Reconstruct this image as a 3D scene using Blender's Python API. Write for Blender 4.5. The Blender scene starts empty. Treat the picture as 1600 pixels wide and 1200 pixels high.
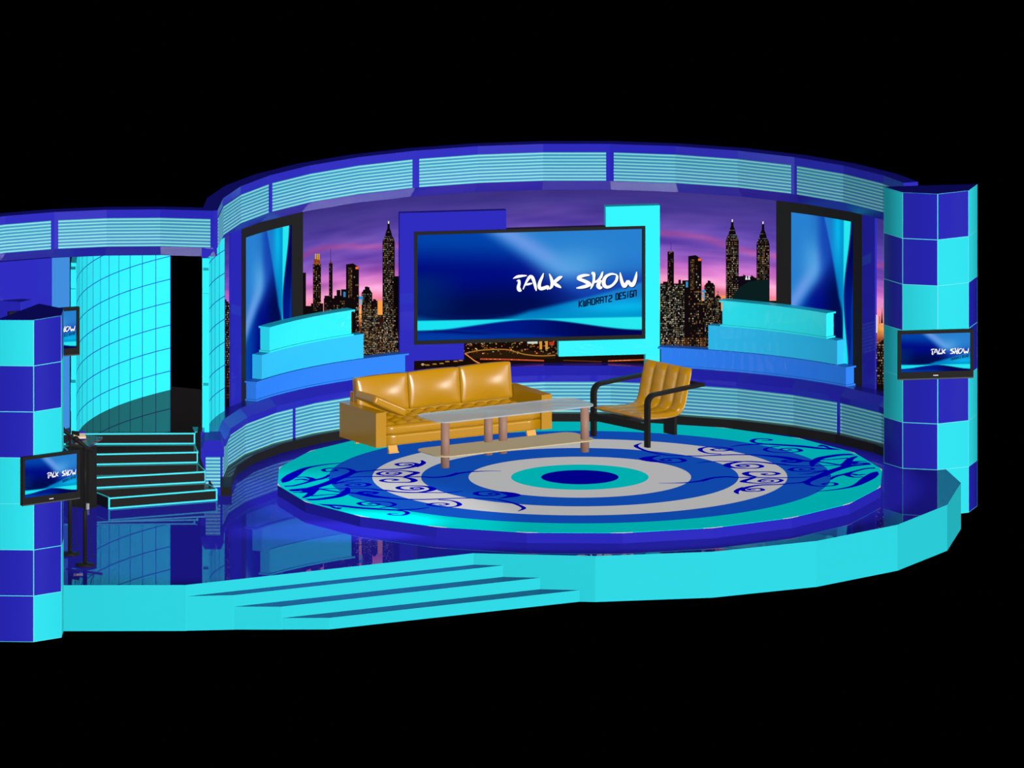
import bpy, bmesh, math, random
from mathutils import Vector, noise, Matrix
random.seed(7)
C = bpy.context.scene.collection
S_, C_ = 0.184, 0.983          # sine / cosine of the viewing elevation
K = 1.0 / 140.0                # 140 set units to the metre
OX, OY = 905.0, -1255.0        # centre of the round stage in set units
PI = math.pi
def rad(a): return math.radians(a)
def W(p): return Vector(((p[0] - OX) * K, (p[1] - OY) * K, p[2] * K))
def at(px, py, z): return (px, (600 - py - z * C_) / S_, z)
def lin(c): return tuple((v / 255 / 12.92 if v <= 10 else ((v / 255 + .055) / 1.055) ** 2.4) for v in c)

# ---------------------------------------------------------------- materials
def nt(name):
    m = bpy.data.materials.new(name); m.use_nodes = True
    t = m.node_tree; t.nodes.clear()
    return m, t, t.nodes.new('ShaderNodeOutputMaterial')
def paint(name, rgb, k=1.0, rough=.4, spec=.3, mirror=0.0, metal=0):
    m, t, out = nt(name)
    b = t.nodes.new('ShaderNodeBsdfPrincipled')
    b.inputs['Base Color'].default_value = (*[min(1, v * k) for v in lin(rgb)], 1)
    b.inputs['Roughness'].default_value = rough
    b.inputs['Specular IOR Level'].default_value = spec
    b.inputs['Metallic'].default_value = metal
    if mirror:
        g = t.nodes.new('ShaderNodeBsdfGlossy'); g.inputs['Roughness'].default_value = 0.0
        g.inputs['Color'].default_value = (1, 1, 1, 1)
        x = t.nodes.new('ShaderNodeMixShader'); x.inputs[0].default_value = mirror
        t.links.new(b.outputs[0], x.inputs[1]); t.links.new(g.outputs[0], x.inputs[2])
        t.links.new(x.outputs[0], out.inputs[0])
    else: t.links.new(b.outputs[0], out.inputs[0])
    return m
def stripes(name, pitch, z0, light, dark, mid):
    m, t, out = nt(name); L = t.links.new; N = t.nodes.new
    g = N('ShaderNodeNewGeometry'); s = N('ShaderNodeSeparateXYZ'); L(g.outputs['Position'], s.inputs[0])
    def M(op, a, b=None):
        n = N('ShaderNodeMath'); n.operation = op
        for i, v in enumerate((a, b)):
            if v is None: continue
            if isinstance(v, (int, float)): n.inputs[i].default_value = v
            else: L(v, n.inputs[i])
        return n.outputs[0]
    z = M('MULTIPLY', M('SUBTRACT', s.outputs[2], z0 * K), 1 / K)
    w = M('ADD', M('MULTIPLY', M('SINE', M('MULTIPLY', z, 2 * PI / pitch)), .5), .5)
    w2 = M('ADD', M('MULTIPLY', M('SINE', M('MULTIPLY', z, 2 * PI / 46)), .5), .5)
    r = N('ShaderNodeValToRGB'); L(w, r.inputs[0])
    r.color_ramp.elements[0].position = .42; r.color_ramp.elements[0].color = (*lin(dark), 1)
    r.color_ramp.elements[1].position = .80; r.color_ramp.elements[1].color = (*lin(light), 1)
    x = N('ShaderNodeMix'); x.data_type = 'RGBA'
    x.inputs['B'].default_value = (*lin(mid), 1); L(r.outputs[0], x.inputs['A'])
    L(M('MULTIPLY', M('SUBTRACT', 1.0, w2), M('MULTIPLY', M('SUBTRACT', 1.1, w), .6)), x.inputs['Factor'])
    b = N('ShaderNodeBsdfPrincipled'); L(x.outputs['Result'], b.inputs['Base Color'])
    b.inputs['Roughness'].default_value = .5; b.inputs['Specular IOR Level'].default_value = .2
    L(b.outputs[0], out.inputs[0])
    return m
def picture(name, gloss=.03):
    m, t, out = nt(name); L = t.links.new
    a = t.nodes.new('ShaderNodeAttribute'); a.attribute_name = 'pic'
    e = t.nodes.new('ShaderNodeEmission'); L(a.outputs['Color'], e.inputs[0])
    if not gloss:
        L(e.outputs[0], out.inputs[0]); return m
    g = t.nodes.new('ShaderNodeBsdfGlossy'); g.inputs['Roughness'].default_value = 0.02
    x = t.nodes.new('ShaderNodeMixShader'); x.inputs[0].default_value = gloss
    L(e.outputs[0], x.inputs[1]); L(g.outputs[0], x.inputs[2]); L(x.outputs[0], out.inputs[0])
    return m
def rings(name, stops):
    m, t, out = nt(name); L = t.links.new; N = t.nodes.new
    tc = N('ShaderNodeTexCoord'); v = N('ShaderNodeVectorMath'); v.operation = 'MULTIPLY'
    v.inputs[1].default_value = (1, 1, 0); L(tc.outputs['Object'], v.inputs[0])
    ln = N('ShaderNodeVectorMath'); ln.operation = 'LENGTH'; L(v.outputs[0], ln.inputs[0])
    d = N('ShaderNodeMath'); d.operation = 'DIVIDE'; d.inputs[1].default_value = 500 * K; L(ln.outputs['Value'], d.inputs[0])
    r = N('ShaderNodeValToRGB'); r.color_ramp.interpolation = 'CONSTANT'; L(d.outputs[0], r.inputs[0])
    el = r.color_ramp.elements
    while len(el) < len(stops): el.new(.5)
    for i, (p, c) in enumerate(stops): el[i].position = p / 500
    for i, (p, c) in enumerate(stops): el[i].color = (*c, 1)
    b = N('ShaderNodeBsdfDiffuse'); L(r.outputs[0], b.inputs[0]); L(b.outputs[0], out.inputs[0])
    return m
def glass(name):
    m, t, out = nt(name); L = t.links.new; N = t.nodes.new
    tr = N('ShaderNodeBsdfTransparent'); tr.inputs[0].default_value = (.90, .95, .95, 1)
    b = N('ShaderNodeBsdfDiffuse'); b.inputs[0].default_value = (.62, .66, .66, 1)
    x = N('ShaderNodeMixShader'); x.inputs[0].default_value = .56
    L(tr.outputs[0], x.inputs[1]); L(b.outputs[0], x.inputs[2])
    g = N('ShaderNodeBsdfGlossy'); g.inputs['Roughness'].default_value = 0
    y = N('ShaderNodeMixShader'); y.inputs[0].default_value = .08
    L(x.outputs[0], y.inputs[1]); L(g.outputs[0], y.inputs[2]); L(y.outputs[0], out.inputs[0])
    return m

BLUE = paint('blue_paint', (40, 38, 184), rough=.5, spec=.04, mirror=.02)
BLUE_TRIM = paint('blue_satin_trim', (40, 38, 184), rough=.25, spec=.4)
BLUE_LEDGE = paint('blue_gloss_ledge', (40, 38, 182), rough=.25, spec=.3, mirror=.10)
BLUE_TILE = paint('blue_tile', (37, 36, 174), rough=.3, spec=.12)
CYAN_TILE = paint('cyan_tile', (44, 216, 228), rough=.45, spec=.06)
TILE_LINE = paint('cyan_tile_joint', (92, 226, 236), rough=.4, spec=.3)
CYAN = paint('cyan_paint', (42, 205, 217), rough=.5, spec=.03)
CYAN_B = paint('bright_cyan_paint', (48, 240, 253), rough=.5, spec=.04, mirror=.03)
SKY_B = paint('sky_blue_paint', (48, 196, 250), rough=.5, spec=.04, mirror=.03)
MID_B = paint('mid_blue_paint', (48, 132, 252), rough=.5, spec=.04, mirror=.03)
SLATE_B = paint('steel_blue_paint', (64, 138, 216), rough=.5, spec=.03)
FLOOR = paint('glossy_blue_floor', (44, 40, 200), rough=.3, spec=.0, mirror=.17)
BLACK = paint('black_lacquer', (32, 31, 30), rough=.4, spec=.06)
BLACK_G = paint('black_gloss_floor', (58, 57, 58), rough=.35, spec=.0, mirror=.15)
STAIR_B = paint('black_stair', (33, 33, 33), rough=.5, spec=.03)
TRIM_C = paint('cyan_edge_trim', (64, 226, 238), rough=.4, spec=.2)
LEATHER = paint('amber_leather', (187, 132, 0), rough=.29, spec=.55)
LEGWOOD = paint('pale_wood_foot', (222, 166, 84), rough=.5, spec=.2)
TUBE = paint('brown_table_leg', (158, 120, 104), rough=.5, spec=.2)
SHELF = paint('taupe_shelf', (205, 186, 146), rough=.6, spec=.1)
GLASS = glass('milky_glass')
GREY = paint('grey_metal', (165, 165, 168), rough=.4)
LOGO = paint('silver_badge', (220, 220, 225), rough=.4)
PAPER = paint('cream_paper', (236, 214, 176), rough=.8, spec=.1)
COVER = paint('blue_book_cover', (34, 28, 190), rough=.5)
STRIPE_L = stripes('striped_panel_low', 5.5, 87, (136, 224, 214), (66, 134, 196), (48, 150, 184))
STRIPE_C = stripes('striped_panel_crown', 5.2, 454, (136, 224, 214), (66, 134, 196), (48, 150, 184))
GRID = paint('cyan_grid_panel', (50, 244, 255), rough=.5, spec=.03)
GRID_LINE = paint('blue_grid_line', (34, 84, 196), rough=.5, spec=.0)
SCREEN = picture('lit_screen', 0)
POSTER = picture('backlit_poster', 0)
CITY = picture('backlit_city_print', 0)
RW = .88
RUG = rings('ring_print', [(0, lin((0, 0, 182))), (60, (0, .80 * .98, .80 * .98)), (106, (.80, .80, .80)), (172.5, lin((24, 98, 222))),
    (247, (.80, .80, .80)), (323, lin((24, 98, 222))), (392, (0, .80 * .98, .80 * .98)), (473, (.80, .80, .80))])
SWIRL = paint('navy_scroll_print', (0, 0, 208), rough=.8, spec=.0)

# ---------------------------------------------------------------- mesh helper
class MB:
    def __init__(s): s.v = []; s.f = []; s.m = []; s.sm = []; s.c = []; s.mats = []
    def mi(s, mat):
        if mat is None: return 0
        if mat not in s.mats: s.mats.append(mat)
        return s.mats.index(mat)
    def vert(s, p, c=None):
        s.v.append(tuple(p)); s.c.append(c); return len(s.v) - 1
    def face(s, idx, mat=None, smooth=False):
        s.f.append(tuple(idx)); s.m.append(s.mi(mat)); s.sm.append(smooth)
    def poly(s, pts, mat=None, col=None):
        s.face([s.vert(p, col) for p in pts], mat)
    def prism(s, base, z0, z1, mat=None, top=None, topmat=None):
        # base: plan polygon counter-clockwise ; top: optional other polygon
        n = len(base); top = top or base
        f = lambda z, i: z(i) if callable(z) else z
        a = [s.vert((p[0], p[1], f(z0, i))) for i, p in enumerate(base)]
        b = [s.vert((p[0], p[1], f(z1, i))) for i, p in enumerate(top)]
        s.face(a[::-1], mat); s.face(b, topmat or mat)
        for i in range(n): s.face((a[i], a[(i + 1) % n], b[(i + 1) % n], b[i]), mat)
    def box(s, x0, x1, y0, y1, z0, z1, mat=None):
        s.prism([(x0, y0), (x1, y0), (x1, y1), (x0, y1)], z0, z1, mat)
    def bar(s, p, q, w, h, mat=None, up=(0, 0, 1)):
        p = Vector(p); q = Vector(q); d = (q - p).normalized(); u = Vector(up)
        r = d.cross(u)
        if r.length < 1e-4: r = d.cross(Vector((1, 0, 0)))
        r.normalize(); u = r.cross(d)
        A = []
        for c in (p, q):
            A.append([s.vert(c + r * a * w / 2 + u * b * h / 2) for a, b in ((-1, -1), (1, -1), (1, 1), (-1, 1))])
        s.face(A[0], mat); s.face(A[1][::-1], mat)
        for i in range(4): s.face((A[0][i], A[1][i], A[1][(i + 1) % 4], A[0][(i + 1) % 4])[::-1], mat)
    def tube(s, pts, r, n=10, mat=None, caps=True):
        pts = [Vector(p) for p in pts]; R = []
        for i, p in enumerate(pts):
            a = pts[max(0, i - 1)]; b = pts[min(len(pts) - 1, i + 1)]; d = (b - a).normalized()
            u = Vector((0, 0, 1)) if abs(d.z) < .9 else Vector((1, 0, 0))
            x = d.cross(u).normalized(); y = x.cross(d)
            rr = r[i] if isinstance(r, (list, tuple)) else r
            R.append([s.vert(p + (x * math.cos(2 * PI * k / n) + y * math.sin(2 * PI * k / n)) * rr) for k in range(n)])
        for i in range(len(pts) - 1):
            for k in range(n):
                s.face((R[i][k], R[i][(k + 1) % n], R[i + 1][(k + 1) % n], R[i + 1][k])[::-1], mat, True)
        if caps: s.face(R[0], mat); s.face(R[-1][::-1], mat)
    def lathe(s, c, prof, n=32, mat=None):
        R = [[s.vert((c[0] + r * math.cos(2 * PI * k / n), c[1] + r * math.sin(2 * PI * k / n), c[2] + z)) for k in range(n)] for r, z in prof]
        for i in range(len(prof) - 1):
            for k in range(n): s.face((R[i][k], R[i][(k + 1) % n], R[i + 1][(k + 1) % n], R[i + 1][k]), mat, True)
        s.face(R[0][::-1], mat); s.face(R[-1], mat)
    def sweep(s, frames, prof, mat=None, mats=None, caps=True):
        # frames: (ox, oy, dx, dy) ; prof: closed list of (R, z)
        A = [[s.vert((o[0] + o[2] * r, o[1] + o[3] * r, z)) for r, z in prof] for o in frames]
        n = len(prof)
        for i in range(len(A) - 1):
            for k in range(n):
                s.face((A[i][k], A[i][(k + 1) % n], A[i + 1][(k + 1) % n], A[i + 1][k]), (mats[k] if mats else mat))
        if caps: s.face(A[0][::-1], mat or mats[0]); s.face(A[-1], mat or mats[0])
    def rounded(s, c, half, r, n=8, mat=None, fn=None, R=None):
        # rounded box ; fn(p in unit cube) -> displacement
        bm = bmesh.new(); bmesh.ops.create_cube(bm, size=2)
        bmesh.ops.subdivide_edges(bm, edges=bm.edges[:], cuts=n, use_grid_fill=True)
        ids = {}
        for v in bm.verts:
            # denser near edges
            u = Vector([math.copysign(1 - (1 - abs(a)) ** 1.4, a) for a in v.co])
            p = Vector([u[i] * half[i] for i in range(3)])
            q = Vector([max(-(half[i] - r), min(half[i] - r, p[i])) for i in range(3)])
            d = p - q
            if d.length > 1e-6: p = q + d.normalized() * r
            if fn: p = p + Vector(fn(u))
            if R is not None: p = R @ p
            ids[v.index] = s.vert(p + Vector(c))
        for f in bm.faces: s.face([ids[v.index] for v in f.verts], mat, True)
        bm.free()
def obj(name, mb, mat=None, parent=None, origin=(0, 0, 0), recalc=True):
    me = bpy.data.meshes.new(name)
    o = Vector(origin)
    me.from_pydata([((Vector(v) - o) * K) for v in mb.v], [], mb.f)
    mats = mb.mats or [mat]
    for m in mats: me.materials.append(m)
    me.polygons.foreach_set('material_index', mb.m)
    me.polygons.foreach_set('use_smooth', mb.sm)
    if any(c is not None for c in mb.c):
        a = me.color_attributes.new('pic', 'FLOAT_COLOR', 'POINT')
        buf = []
        for c in mb.c: buf += [*lin(c), 1.0] if c else [0, 0, 0, 1]
        a.data.foreach_set('color', buf)
    elif recalc:
        bm = bmesh.new(); bm.from_mesh(me); bmesh.ops.recalc_face_normals(bm, faces=bm.faces[:]); bm.to_mesh(me); bm.free()
    me.update()
    ob = bpy.data.objects.new(name, me); C.objects.link(ob)
    if parent: ob.parent = parent
    else: ob.location = W(origin)
    return ob
def thing(name, label, cat, loc, rot=0, group=None):
    o = bpy.data.objects.new(name, None); C.objects.link(o); o.empty_display_size = .1
    o.location = W(loc); o.rotation_euler = (0, 0, rot); o['label'] = label; o['category'] = cat
    if group: o['group'] = group
    return o
def tag(o, label, cat, group=None):
    o['label'] = label; o['category'] = cat
    if group: o['group'] = group
    return o
def struct(o, label=None, cat=None):
    o['kind'] = 'structure'
    if label: o['label'] = label
    if cat: o['category'] = cat
    return o
def arc(cx, cy, azs): return [(cx, cy, math.sin(rad(a)), math.cos(rad(a))) for a in azs]
def span(a, b, step=2.0):
    n = max(1, int(round(abs(b - a) / step))); return [a + (b - a) * i / n for i in range(n + 1)]
def facets(a, b, phase=5.333, step=10.667):
    k0 = math.ceil((a - phase) / step - 1e-6); r = []
    if phase + step * k0 - a > .05: r.append(a)
    k = k0
    while phase + step * k < b - .05: r.append(phase + step * k); k += 1
    return r + [b]
def polyR(az, R, phase=5.333, step=10.667):
    # radius of the faceted outline (vertices on R) at this azimuth
    t = (az - phase) % step
    return R * math.cos(rad(step / 2)) / math.cos(rad(t - step / 2))
def pframes(cx, cy, a, b, R, phase=5.333, step=10.667):
    # frames whose unit radius is already scaled to follow flat facets
    return [(cx, cy, math.sin(rad(z)) * polyR(z, 1, phase, step), math.cos(rad(z)) * polyR(z, 1, phase, step)) for z in facets(a, b, phase, step)]
def catmull(P, n=8):
    out = []
    for i in range(len(P) - 1):
        p0 = P[max(0, i - 1)]; p1 = P[i]; p2 = P[i + 1]; p3 = P[min(len(P) - 1, i + 2)]
        for k in range(n):
            t = k / n
            out.append(tuple(.5 * (2 * b + (c - a) * t + (2 * a - 5 * b + 4 * c - d) * t * t + (3 * b - a - 3 * c + d) * t ** 3)
                for a, b, c, d in zip(p0, p1, p2, p3)))
    out.append(tuple(P[-1])); return out
def ribbon(P):
    # P: list of (x, y, w) -> list of (left, right) pairs
    R = []
    for i, p in enumerate(P):
        a = P[max(0, i - 1)]; b = P[min(len(P) - 1, i + 1)]
        dx, dy = b[0] - a[0], b[1] - a[1]; l = math.hypot(dx, dy) or 1
        nx, ny = -dy / l * p[2] / 2, dx / l * p[2] / 2
        R.append(((p[0] + nx, p[1] + ny), (p[0] - nx, p[1] - ny)))
    return R

# ================================================================ SETTING
FZ = 73.0      # stage floor
LZ = 159.0     # ledge of the low wall
UZ = 146.0     # landing at the top of the stairs
PL = 90.0      # top of the round platform
# ---- stage floor and its riser
circ = [(905 + 597 * math.cos(rad(a)), -1255 + 597 * math.sin(rad(a))) for a in [-87.6 + 18 * k for k in range(14)]]
out = [(-260, -2103), (290, -2097), (740, -1827)] + circ + [(330, -905), (330, -780), (-260, -780)]
m = MB(); n = len(out)
a = [m.vert((p[0], p[1], 0)) for p in out]; b = [m.vert((p[0], p[1], FZ)) for p in out]
m.face(b, FLOOR); m.face(a[::-1], CYAN)
for i in range(n): m.face((a[i], a[(i + 1) % n], b[(i + 1) % n], b[i]), CYAN)
struct(obj('floor', m, origin=(OX, OY, 0)))
# ---- front steps
ns = [[(290, 914, 73), (737.5, 864, 73)], [(364.5, 930, 54.8), (789.5, 883, 54.8)], [(439, 948, 36.5), (848, 902.3, 36.5)], [(514, 965.5, 18.3), (911, 921.5, 18.3)]]
ln_ = [[at(*p)[:2] for p in r] for r in ns]
t = thing('front_steps', 'three wide cyan steps with blue treads in front of the stage', 'steps', (600, -1990, 0))
for k in (1, 2, 3):
    (l0, r0), (l1, r1) = ln_[0], ln_[k]
    (lp, rp) = ln_[k - 1]
    m = MB(); z1 = ns[k][0][2]
    inn = lambda p: (p[0] - .2, p[1] + 1.0)
    m.prism([l1, r1, inn(rp), inn(lp)], 0, z1, CYAN, topmat=FLOOR)
    obj('step', m, parent=t, origin=(600, -1990, 0))
# ---- landing behind the stairs
m = MB(); m.prism([(60, -1180), (304, -1193), (313, -1150), (314.5, -826), (266, -800), (60, -800)], FZ, UZ, BLACK_G)
struct(obj('floor_landing', m, origin=(190, -1000, FZ)))
# ---- low curved back wall with ledge
WC = (903, -1255)
wf = pframes(*WC, -90, 61.5, 1)
m = MB(); m.sweep(wf, [(556, FZ), (556, 136), (551, 136), (551, 146), (564, LZ), (590, LZ), (590, FZ)],
    mats=[BLUE, BLUE, BLUE, BLUE_TRIM, BLUE_LEDGE, BLUE, BLUE])
m.box(321, 344.5, -1340, -1254, FZ, 136, BLUE)
low = struct(obj('wall_back', m, origin=(903, -1255, FZ)))
seps = [-90, -53.3, -20.0, 13.6, 47.2, 62]
for i in range(len(seps) - 1):
    h = .42
    m = MB(); m.sweep(pframes(*WC, seps[i] + h, seps[i + 1] - h, 1), [(555.2, 87), (555.2, 135.8), (556.5, 135.8), (556.5, 87)], STRIPE_L)
    obj('stripe_panel', m, parent=low, origin=(903, -1255, FZ))
m = MB(); m.box(321.4, 344.2, -1341, -1339.9, 87, 135.8, STRIPE_L); obj('stripe_panel', m, parent=low, origin=(903, -1255, FZ))
m = MB(); B0 = [(314, -1346), (350, -1346), (350, -1256), (314, -1256)]
m.prism(B0, 136, 146, BLUE); m.prism(B0, 146, LZ + .5, BLUE, top=[(320, -1332), (345, -1332), (345, -1256), (320, -1256)])
obj('end_cap', m, parent=low, origin=(903, -1255, FZ))
m = MB(); m.sweep(pframes(*WC, -90, 64.5, 1), [(541, FZ), (541, 87), (556, 87), (556, FZ)], mats=[BLACK, BLACK_G, BLACK, BLACK]); m.box(344.6, 362, -1341, -1255, FZ, 86.9, BLACK)
struct(obj('baseboard_back', m, origin=(903, -1255, FZ)))
# ---- crown fascias
def crown(name, cx, cy, R, a0, a1, seps, phase):
    m = MB()
    m.sweep(pframes(cx, cy, a0, a1, 1, phase), [(R, 453), (R, 512), (R + 25, 512), (R + 25, 436), (R + 17, 436)], mats=[BLUE_TRIM, BLUE, BLUE, BLUE, BLUE_TRIM])
    o = struct(obj(name, m, origin=(cx, cy, 436)))
    for i in range(len(seps) - 1):
        h = .62 * 561 / R
        a, b = max(seps[i] + h, a0 + .2), min(seps[i + 1] - h, a1 - .2)
        m = MB(); m.sweep(pframes(cx, cy, a, b, 1, phase), [(R - .8, 453.5), (R - .8, 499), (R + .5, 499), (R + .5, 453.5)], STRIPE_C)
        obj('stripe_panel', m, parent=o, origin=(cx, cy, 436))
    return o
crown('trim_1', 901, -1255, 561, -90.67, 66, [-90.67, -58.67, -26.67, 5.333, 37.33, 69.33], 5.333)
crown('trim_2', 228, -1703, 451, -72, 13.5, [-82.5, -50.5, -18.5, 13.7], 13.5 - 10.667 * 3)
# ---- left wing: blue wall and steel blue jamb panel
m = MB(); m.sweep(pframes(228, -1703, -60, -18.7, 1, 13.5 - 32), [(458, FZ), (458, 438), (474, 438), (474, FZ)], BLUE)
struct(obj('wall_left', m, origin=(0, -1330, FZ)))
m = MB(); m.prism([(74, -1196), (109, -1150), (105, -1146), (70, -1192)], FZ, 436, SLATE_B)
struct(obj('wall_jamb', m, origin=(92, -1170, FZ)))
# ---- curved cyan grid walls
def grid_wall(name, cx, cy, R, azs, z0, z1, zl, label=None):
    m = MB(); f = arc(cx, cy, azs)
    m.sweep(f, [(R, z0), (R, z1), (R + 8, z1), (R + 8, z0)], GRID)
    lw = .62
    for i, a in enumerate(azs):
        d = math.degrees(lw / R)
        m.sweep(arc(cx, cy, [a - d, a + d]), [(R - .3, z0), (R - .3, z1), (R + .5, z1), (R + .5, z0)], GRID_LINE)
    z = zl
    while z < z1:
        if z > z0: m.sweep(f, [(R - .3, z - lw), (R - .3, z + lw), (R + .5, z + lw), (R + .5, z - lw)], GRID_LINE)
        z += 36.5
    return struct(obj(name, m, origin=(cx - R, cy, z0)))
gl = grid_wall('wall_corridor', 812, -1256, 693, [-90 + 3.17 * i for i in range(13)], UZ, 428, 322 - 36.5 * 5)
gr = grid_wall('wall_door', 903, -1255, 580, [-86.6 + 2.9 * i for i in range(6)], LZ, 436, LZ)
gl_o, gr_o = (119, -1256, UZ), (323, -1255, LZ)
m = MB(); m.box(112, 119.5, -1300, -1257, UZ, 436, CYAN_B); obj('edge_post', m, parent=gl, origin=gl_o)
for z0, z1 in ((400, 430), (368, 399), (205, 250)):
    m = MB(); m.box(110.5, 118.2, -1326, -1300, z0, z1, CYAN_B); obj('edge_block', m, parent=gl, origin=gl_o)
m = MB(); m.box(319.5, 327.0, -1262, -1222, LZ, 436, CYAN_B); obj('edge_post', m, parent=gr, origin=gr_o)
for z0, z1 in ((385, 421), (352, 384.5), (200, 238)):
    m = MB(); m.box(317.5, 325.8, -1286, -1262, z0, z1, CYAN_B); obj('edge_block', m, parent=gr, origin=gr_o)

# ================================================================ CITY BACKDROP
BR = 589.0
def bd(px, py, r=BR):
    s = max(-.999, min(.999, (px - 905) / r)); y = -1255 + r * math.sqrt(1 - s * s)
    return (px, y, (600 - py - S_ * y) / C_)
sky = [(470, (48, 42, 112)), (446, (56, 46, 124)), (420, (66, 54, 142)), (400, (78, 60, 152)), (380, (92, 68, 168)), (364, (110, 78, 182)),
    (345, (126, 84, 186)), (332, (152, 92, 190)), (318, (196, 108, 196)), (306, (226, 134, 206)), (294, (246, 160, 204)), (280, (246, 136, 166)),
    (266, (250, 150, 120)), (254, (252, 178, 84)), (240, (150, 70, 40)), (225, (40, 20, 14)), (150, (16, 8, 6))]
def skycol(z):
    for (z0, c0), (z1, c1) in zip(sky, sky[1:]):
        if z >= z1:
            t = max(0, min(1, (z - z1) / (z0 - z1))); return [b + (a - b) * t for a, b in zip(c0, c1)]
    return list(sky[-1][1])
m = MB()
azs = span(-83.5, 62, 1.0); zs = [156 + i * 3.2 for i in range(91)]
ids = {}
for i, a in enumerate(azs):
    for j, z in enumerate(zs):
        p = (905 + BR * math.sin(rad(a)), -1255 + BR * math.cos(rad(a)), z)
        s = a * 10.2
        zz = z + 12 * noise.noise(Vector((s * .006, z * .02, 3))) + 5 * noise.noise(Vector((s * .02, z * .07, 9)))
        c = skycol(zz)
        if z > 245:
            f = noise.noise(Vector((s * .007 + z * .012, z * .055, 1.7))) + .5 * noise.noise(Vector((s * .02, z * .14, 5)))
            w = max(0, min(1, (440 - z) / 120))
            c = [c[0] + f * 52 * w, c[1] + f * 40 * w, c[2] + f * 36 * w]
            g = math.exp(-((z - 352 - 16 * math.sin(s * .012) - 10 * noise.noise(Vector((s * .01, 0, 2)))) / 5) ** 2)
            c = [c[0] + 44 * g, c[1] + 2 * g, c[2] - 18 * g]
        ids[i, j] = m.vert(p, [max(0, min(255, v)) for v in c])
for i in range(len(azs) - 1):
    for j in range(len(zs) - 1): m.face((ids[i, j], ids[i + 1, j], ids[i + 1, j + 1], ids[i, j + 1]), CITY)
def bquad(x0, y0, x1, y1, col, r=BR - 1.4): m.poly([bd(x0, y1, r), bd(x1, y1, r), bd(x1, y0, r), bd(x0, y0, r)], CITY, col)
def bpoly(P, col, r=BR - .8): m.poly([bd(x, y, r) for x, y in P], CITY, col)
def windows(x0, y0, x1, y1, dx, dy, dens, pal, rnd):
    y = y0
    while y < y1:
        x = x0
        while x < x1 - dx * .5:
            if rnd.random() < dens:
                c = rnd.choice(pal); k = .2 + .6 * rnd.random() ** 1.3
                bquad(x + .15, y, x + dx * .68, y + dy * .55, [v * k for v in c])
            x += dx
        y += dy
WARM = [(240, 200, 130), (250, 220, 170), (230, 150, 70), (255, 235, 200), (200, 130, 60)]
COOL = [(235, 230, 190), (200, 210, 180), (250, 245, 215), (230, 190, 120)]
DK = (16, 9, 12)
rnd = random.Random(3)
def tower(x, w, ytop, tip, yb):
    c = x; h = w / 2; s = w / 19.0
    P = [(c - h, yb), (c + h, yb), (c + h, ytop), (c + h - 1.6 * s, ytop - 6 * s), (c + 5.6 * s, ytop - 9 * s), (c + 4.2 * s, ytop - 16 * s), (c + 2 * s, ytop - 21 * s), (c + 1.7 * s, tip + 5), (c + .5, tip),
        (c - .5, tip), (c - 1.7 * s, tip + 5), (c - 2 * s, ytop - 21 * s), (c - 4.2 * s, ytop - 16 * s), (c - 5.6 * s, ytop - 9 * s), (c - h + 1.6 * s, ytop - 6 * s), (c - h, ytop)]
    bpoly(P, DK)
    windows(c - h + .8, ytop + 2, c + h - .4, yb, 2.1, 3.0, .72, WARM + COOL, rnd)
    for yy in (ytop - 6 * s, ytop - 9 * s, ytop - 16 * s):
        ww = {0: h - 1.6 * s, 1: 5.4 * s, 2: 4 * s}[(ytop - 6 * s, ytop - 9 * s, ytop - 16 * s).index(yy)]
        windows(c - ww, yy, c + ww, yy + 1.5, 1.7, 2, .9, [(200, 225, 215), (240, 240, 225)], rnd)
    windows(c - h + 1.5, ytop - 4 * s, c + h - 1, ytop, 2.0, 2.4, .7, [(235, 150, 90), (230, 200, 170)], rnd)
    bquad(c - .9, tip + 1, c + .9, tip + 5, (255, 235, 230))
def slab(x0, x1, y0, y1, col=DK):
    n = max(1, int((x1 - x0) / 12 + .5)); w = (x1 - x0) / n
    for i in range(n): bpoly([(x0 + i * w, y1), (x0 + (i + 1) * w, y1), (x0 + (i + 1) * w, y0), (x0 + i * w, y0)], col)
def oblique(x0, x1, y0, yr, yb):
    bpoly([(x0, yb), (x1, yb), (x1, yr), (x1 - 9, y0), (x0, y0 + 1.6)], DK)
    windows(x0 + 3.4, y0 + 7, x0 + 10, y0 + 54, 2.2, 1.9, .97, [(238, 180, 104), (220, 160, 90)], rnd)
    bquad(x1 - 5.4, yr - 1.0, x1 - .6, yr + 2.6, (255, 110, 40)); bquad(x1 - 3.4, yr - .2, x1 - 1.6, yr + 1.6, (255, 190, 90))
    windows(x0 + 12, y0 + 16, x1 - .6, yb, 2.6, 4.2, .22, WARM, rnd)
def block(x0, x1, ys, yb, pal, dens, dx=2.3, dy=3.1, cap=None):
    slab(x0, x1, ys, yb)
    if cap: bpoly([(cap[0], ys), (cap[1], ys), (cap[1], cap[2] + 1.5), (.6 * cap[0] + .4 * cap[1], cap[2]), (cap[0], cap[2] + .6)], DK)
    windows(x0 + .7, ys + 2, x1 - .4, yb, dx, dy, dens, pal, rnd)
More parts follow.
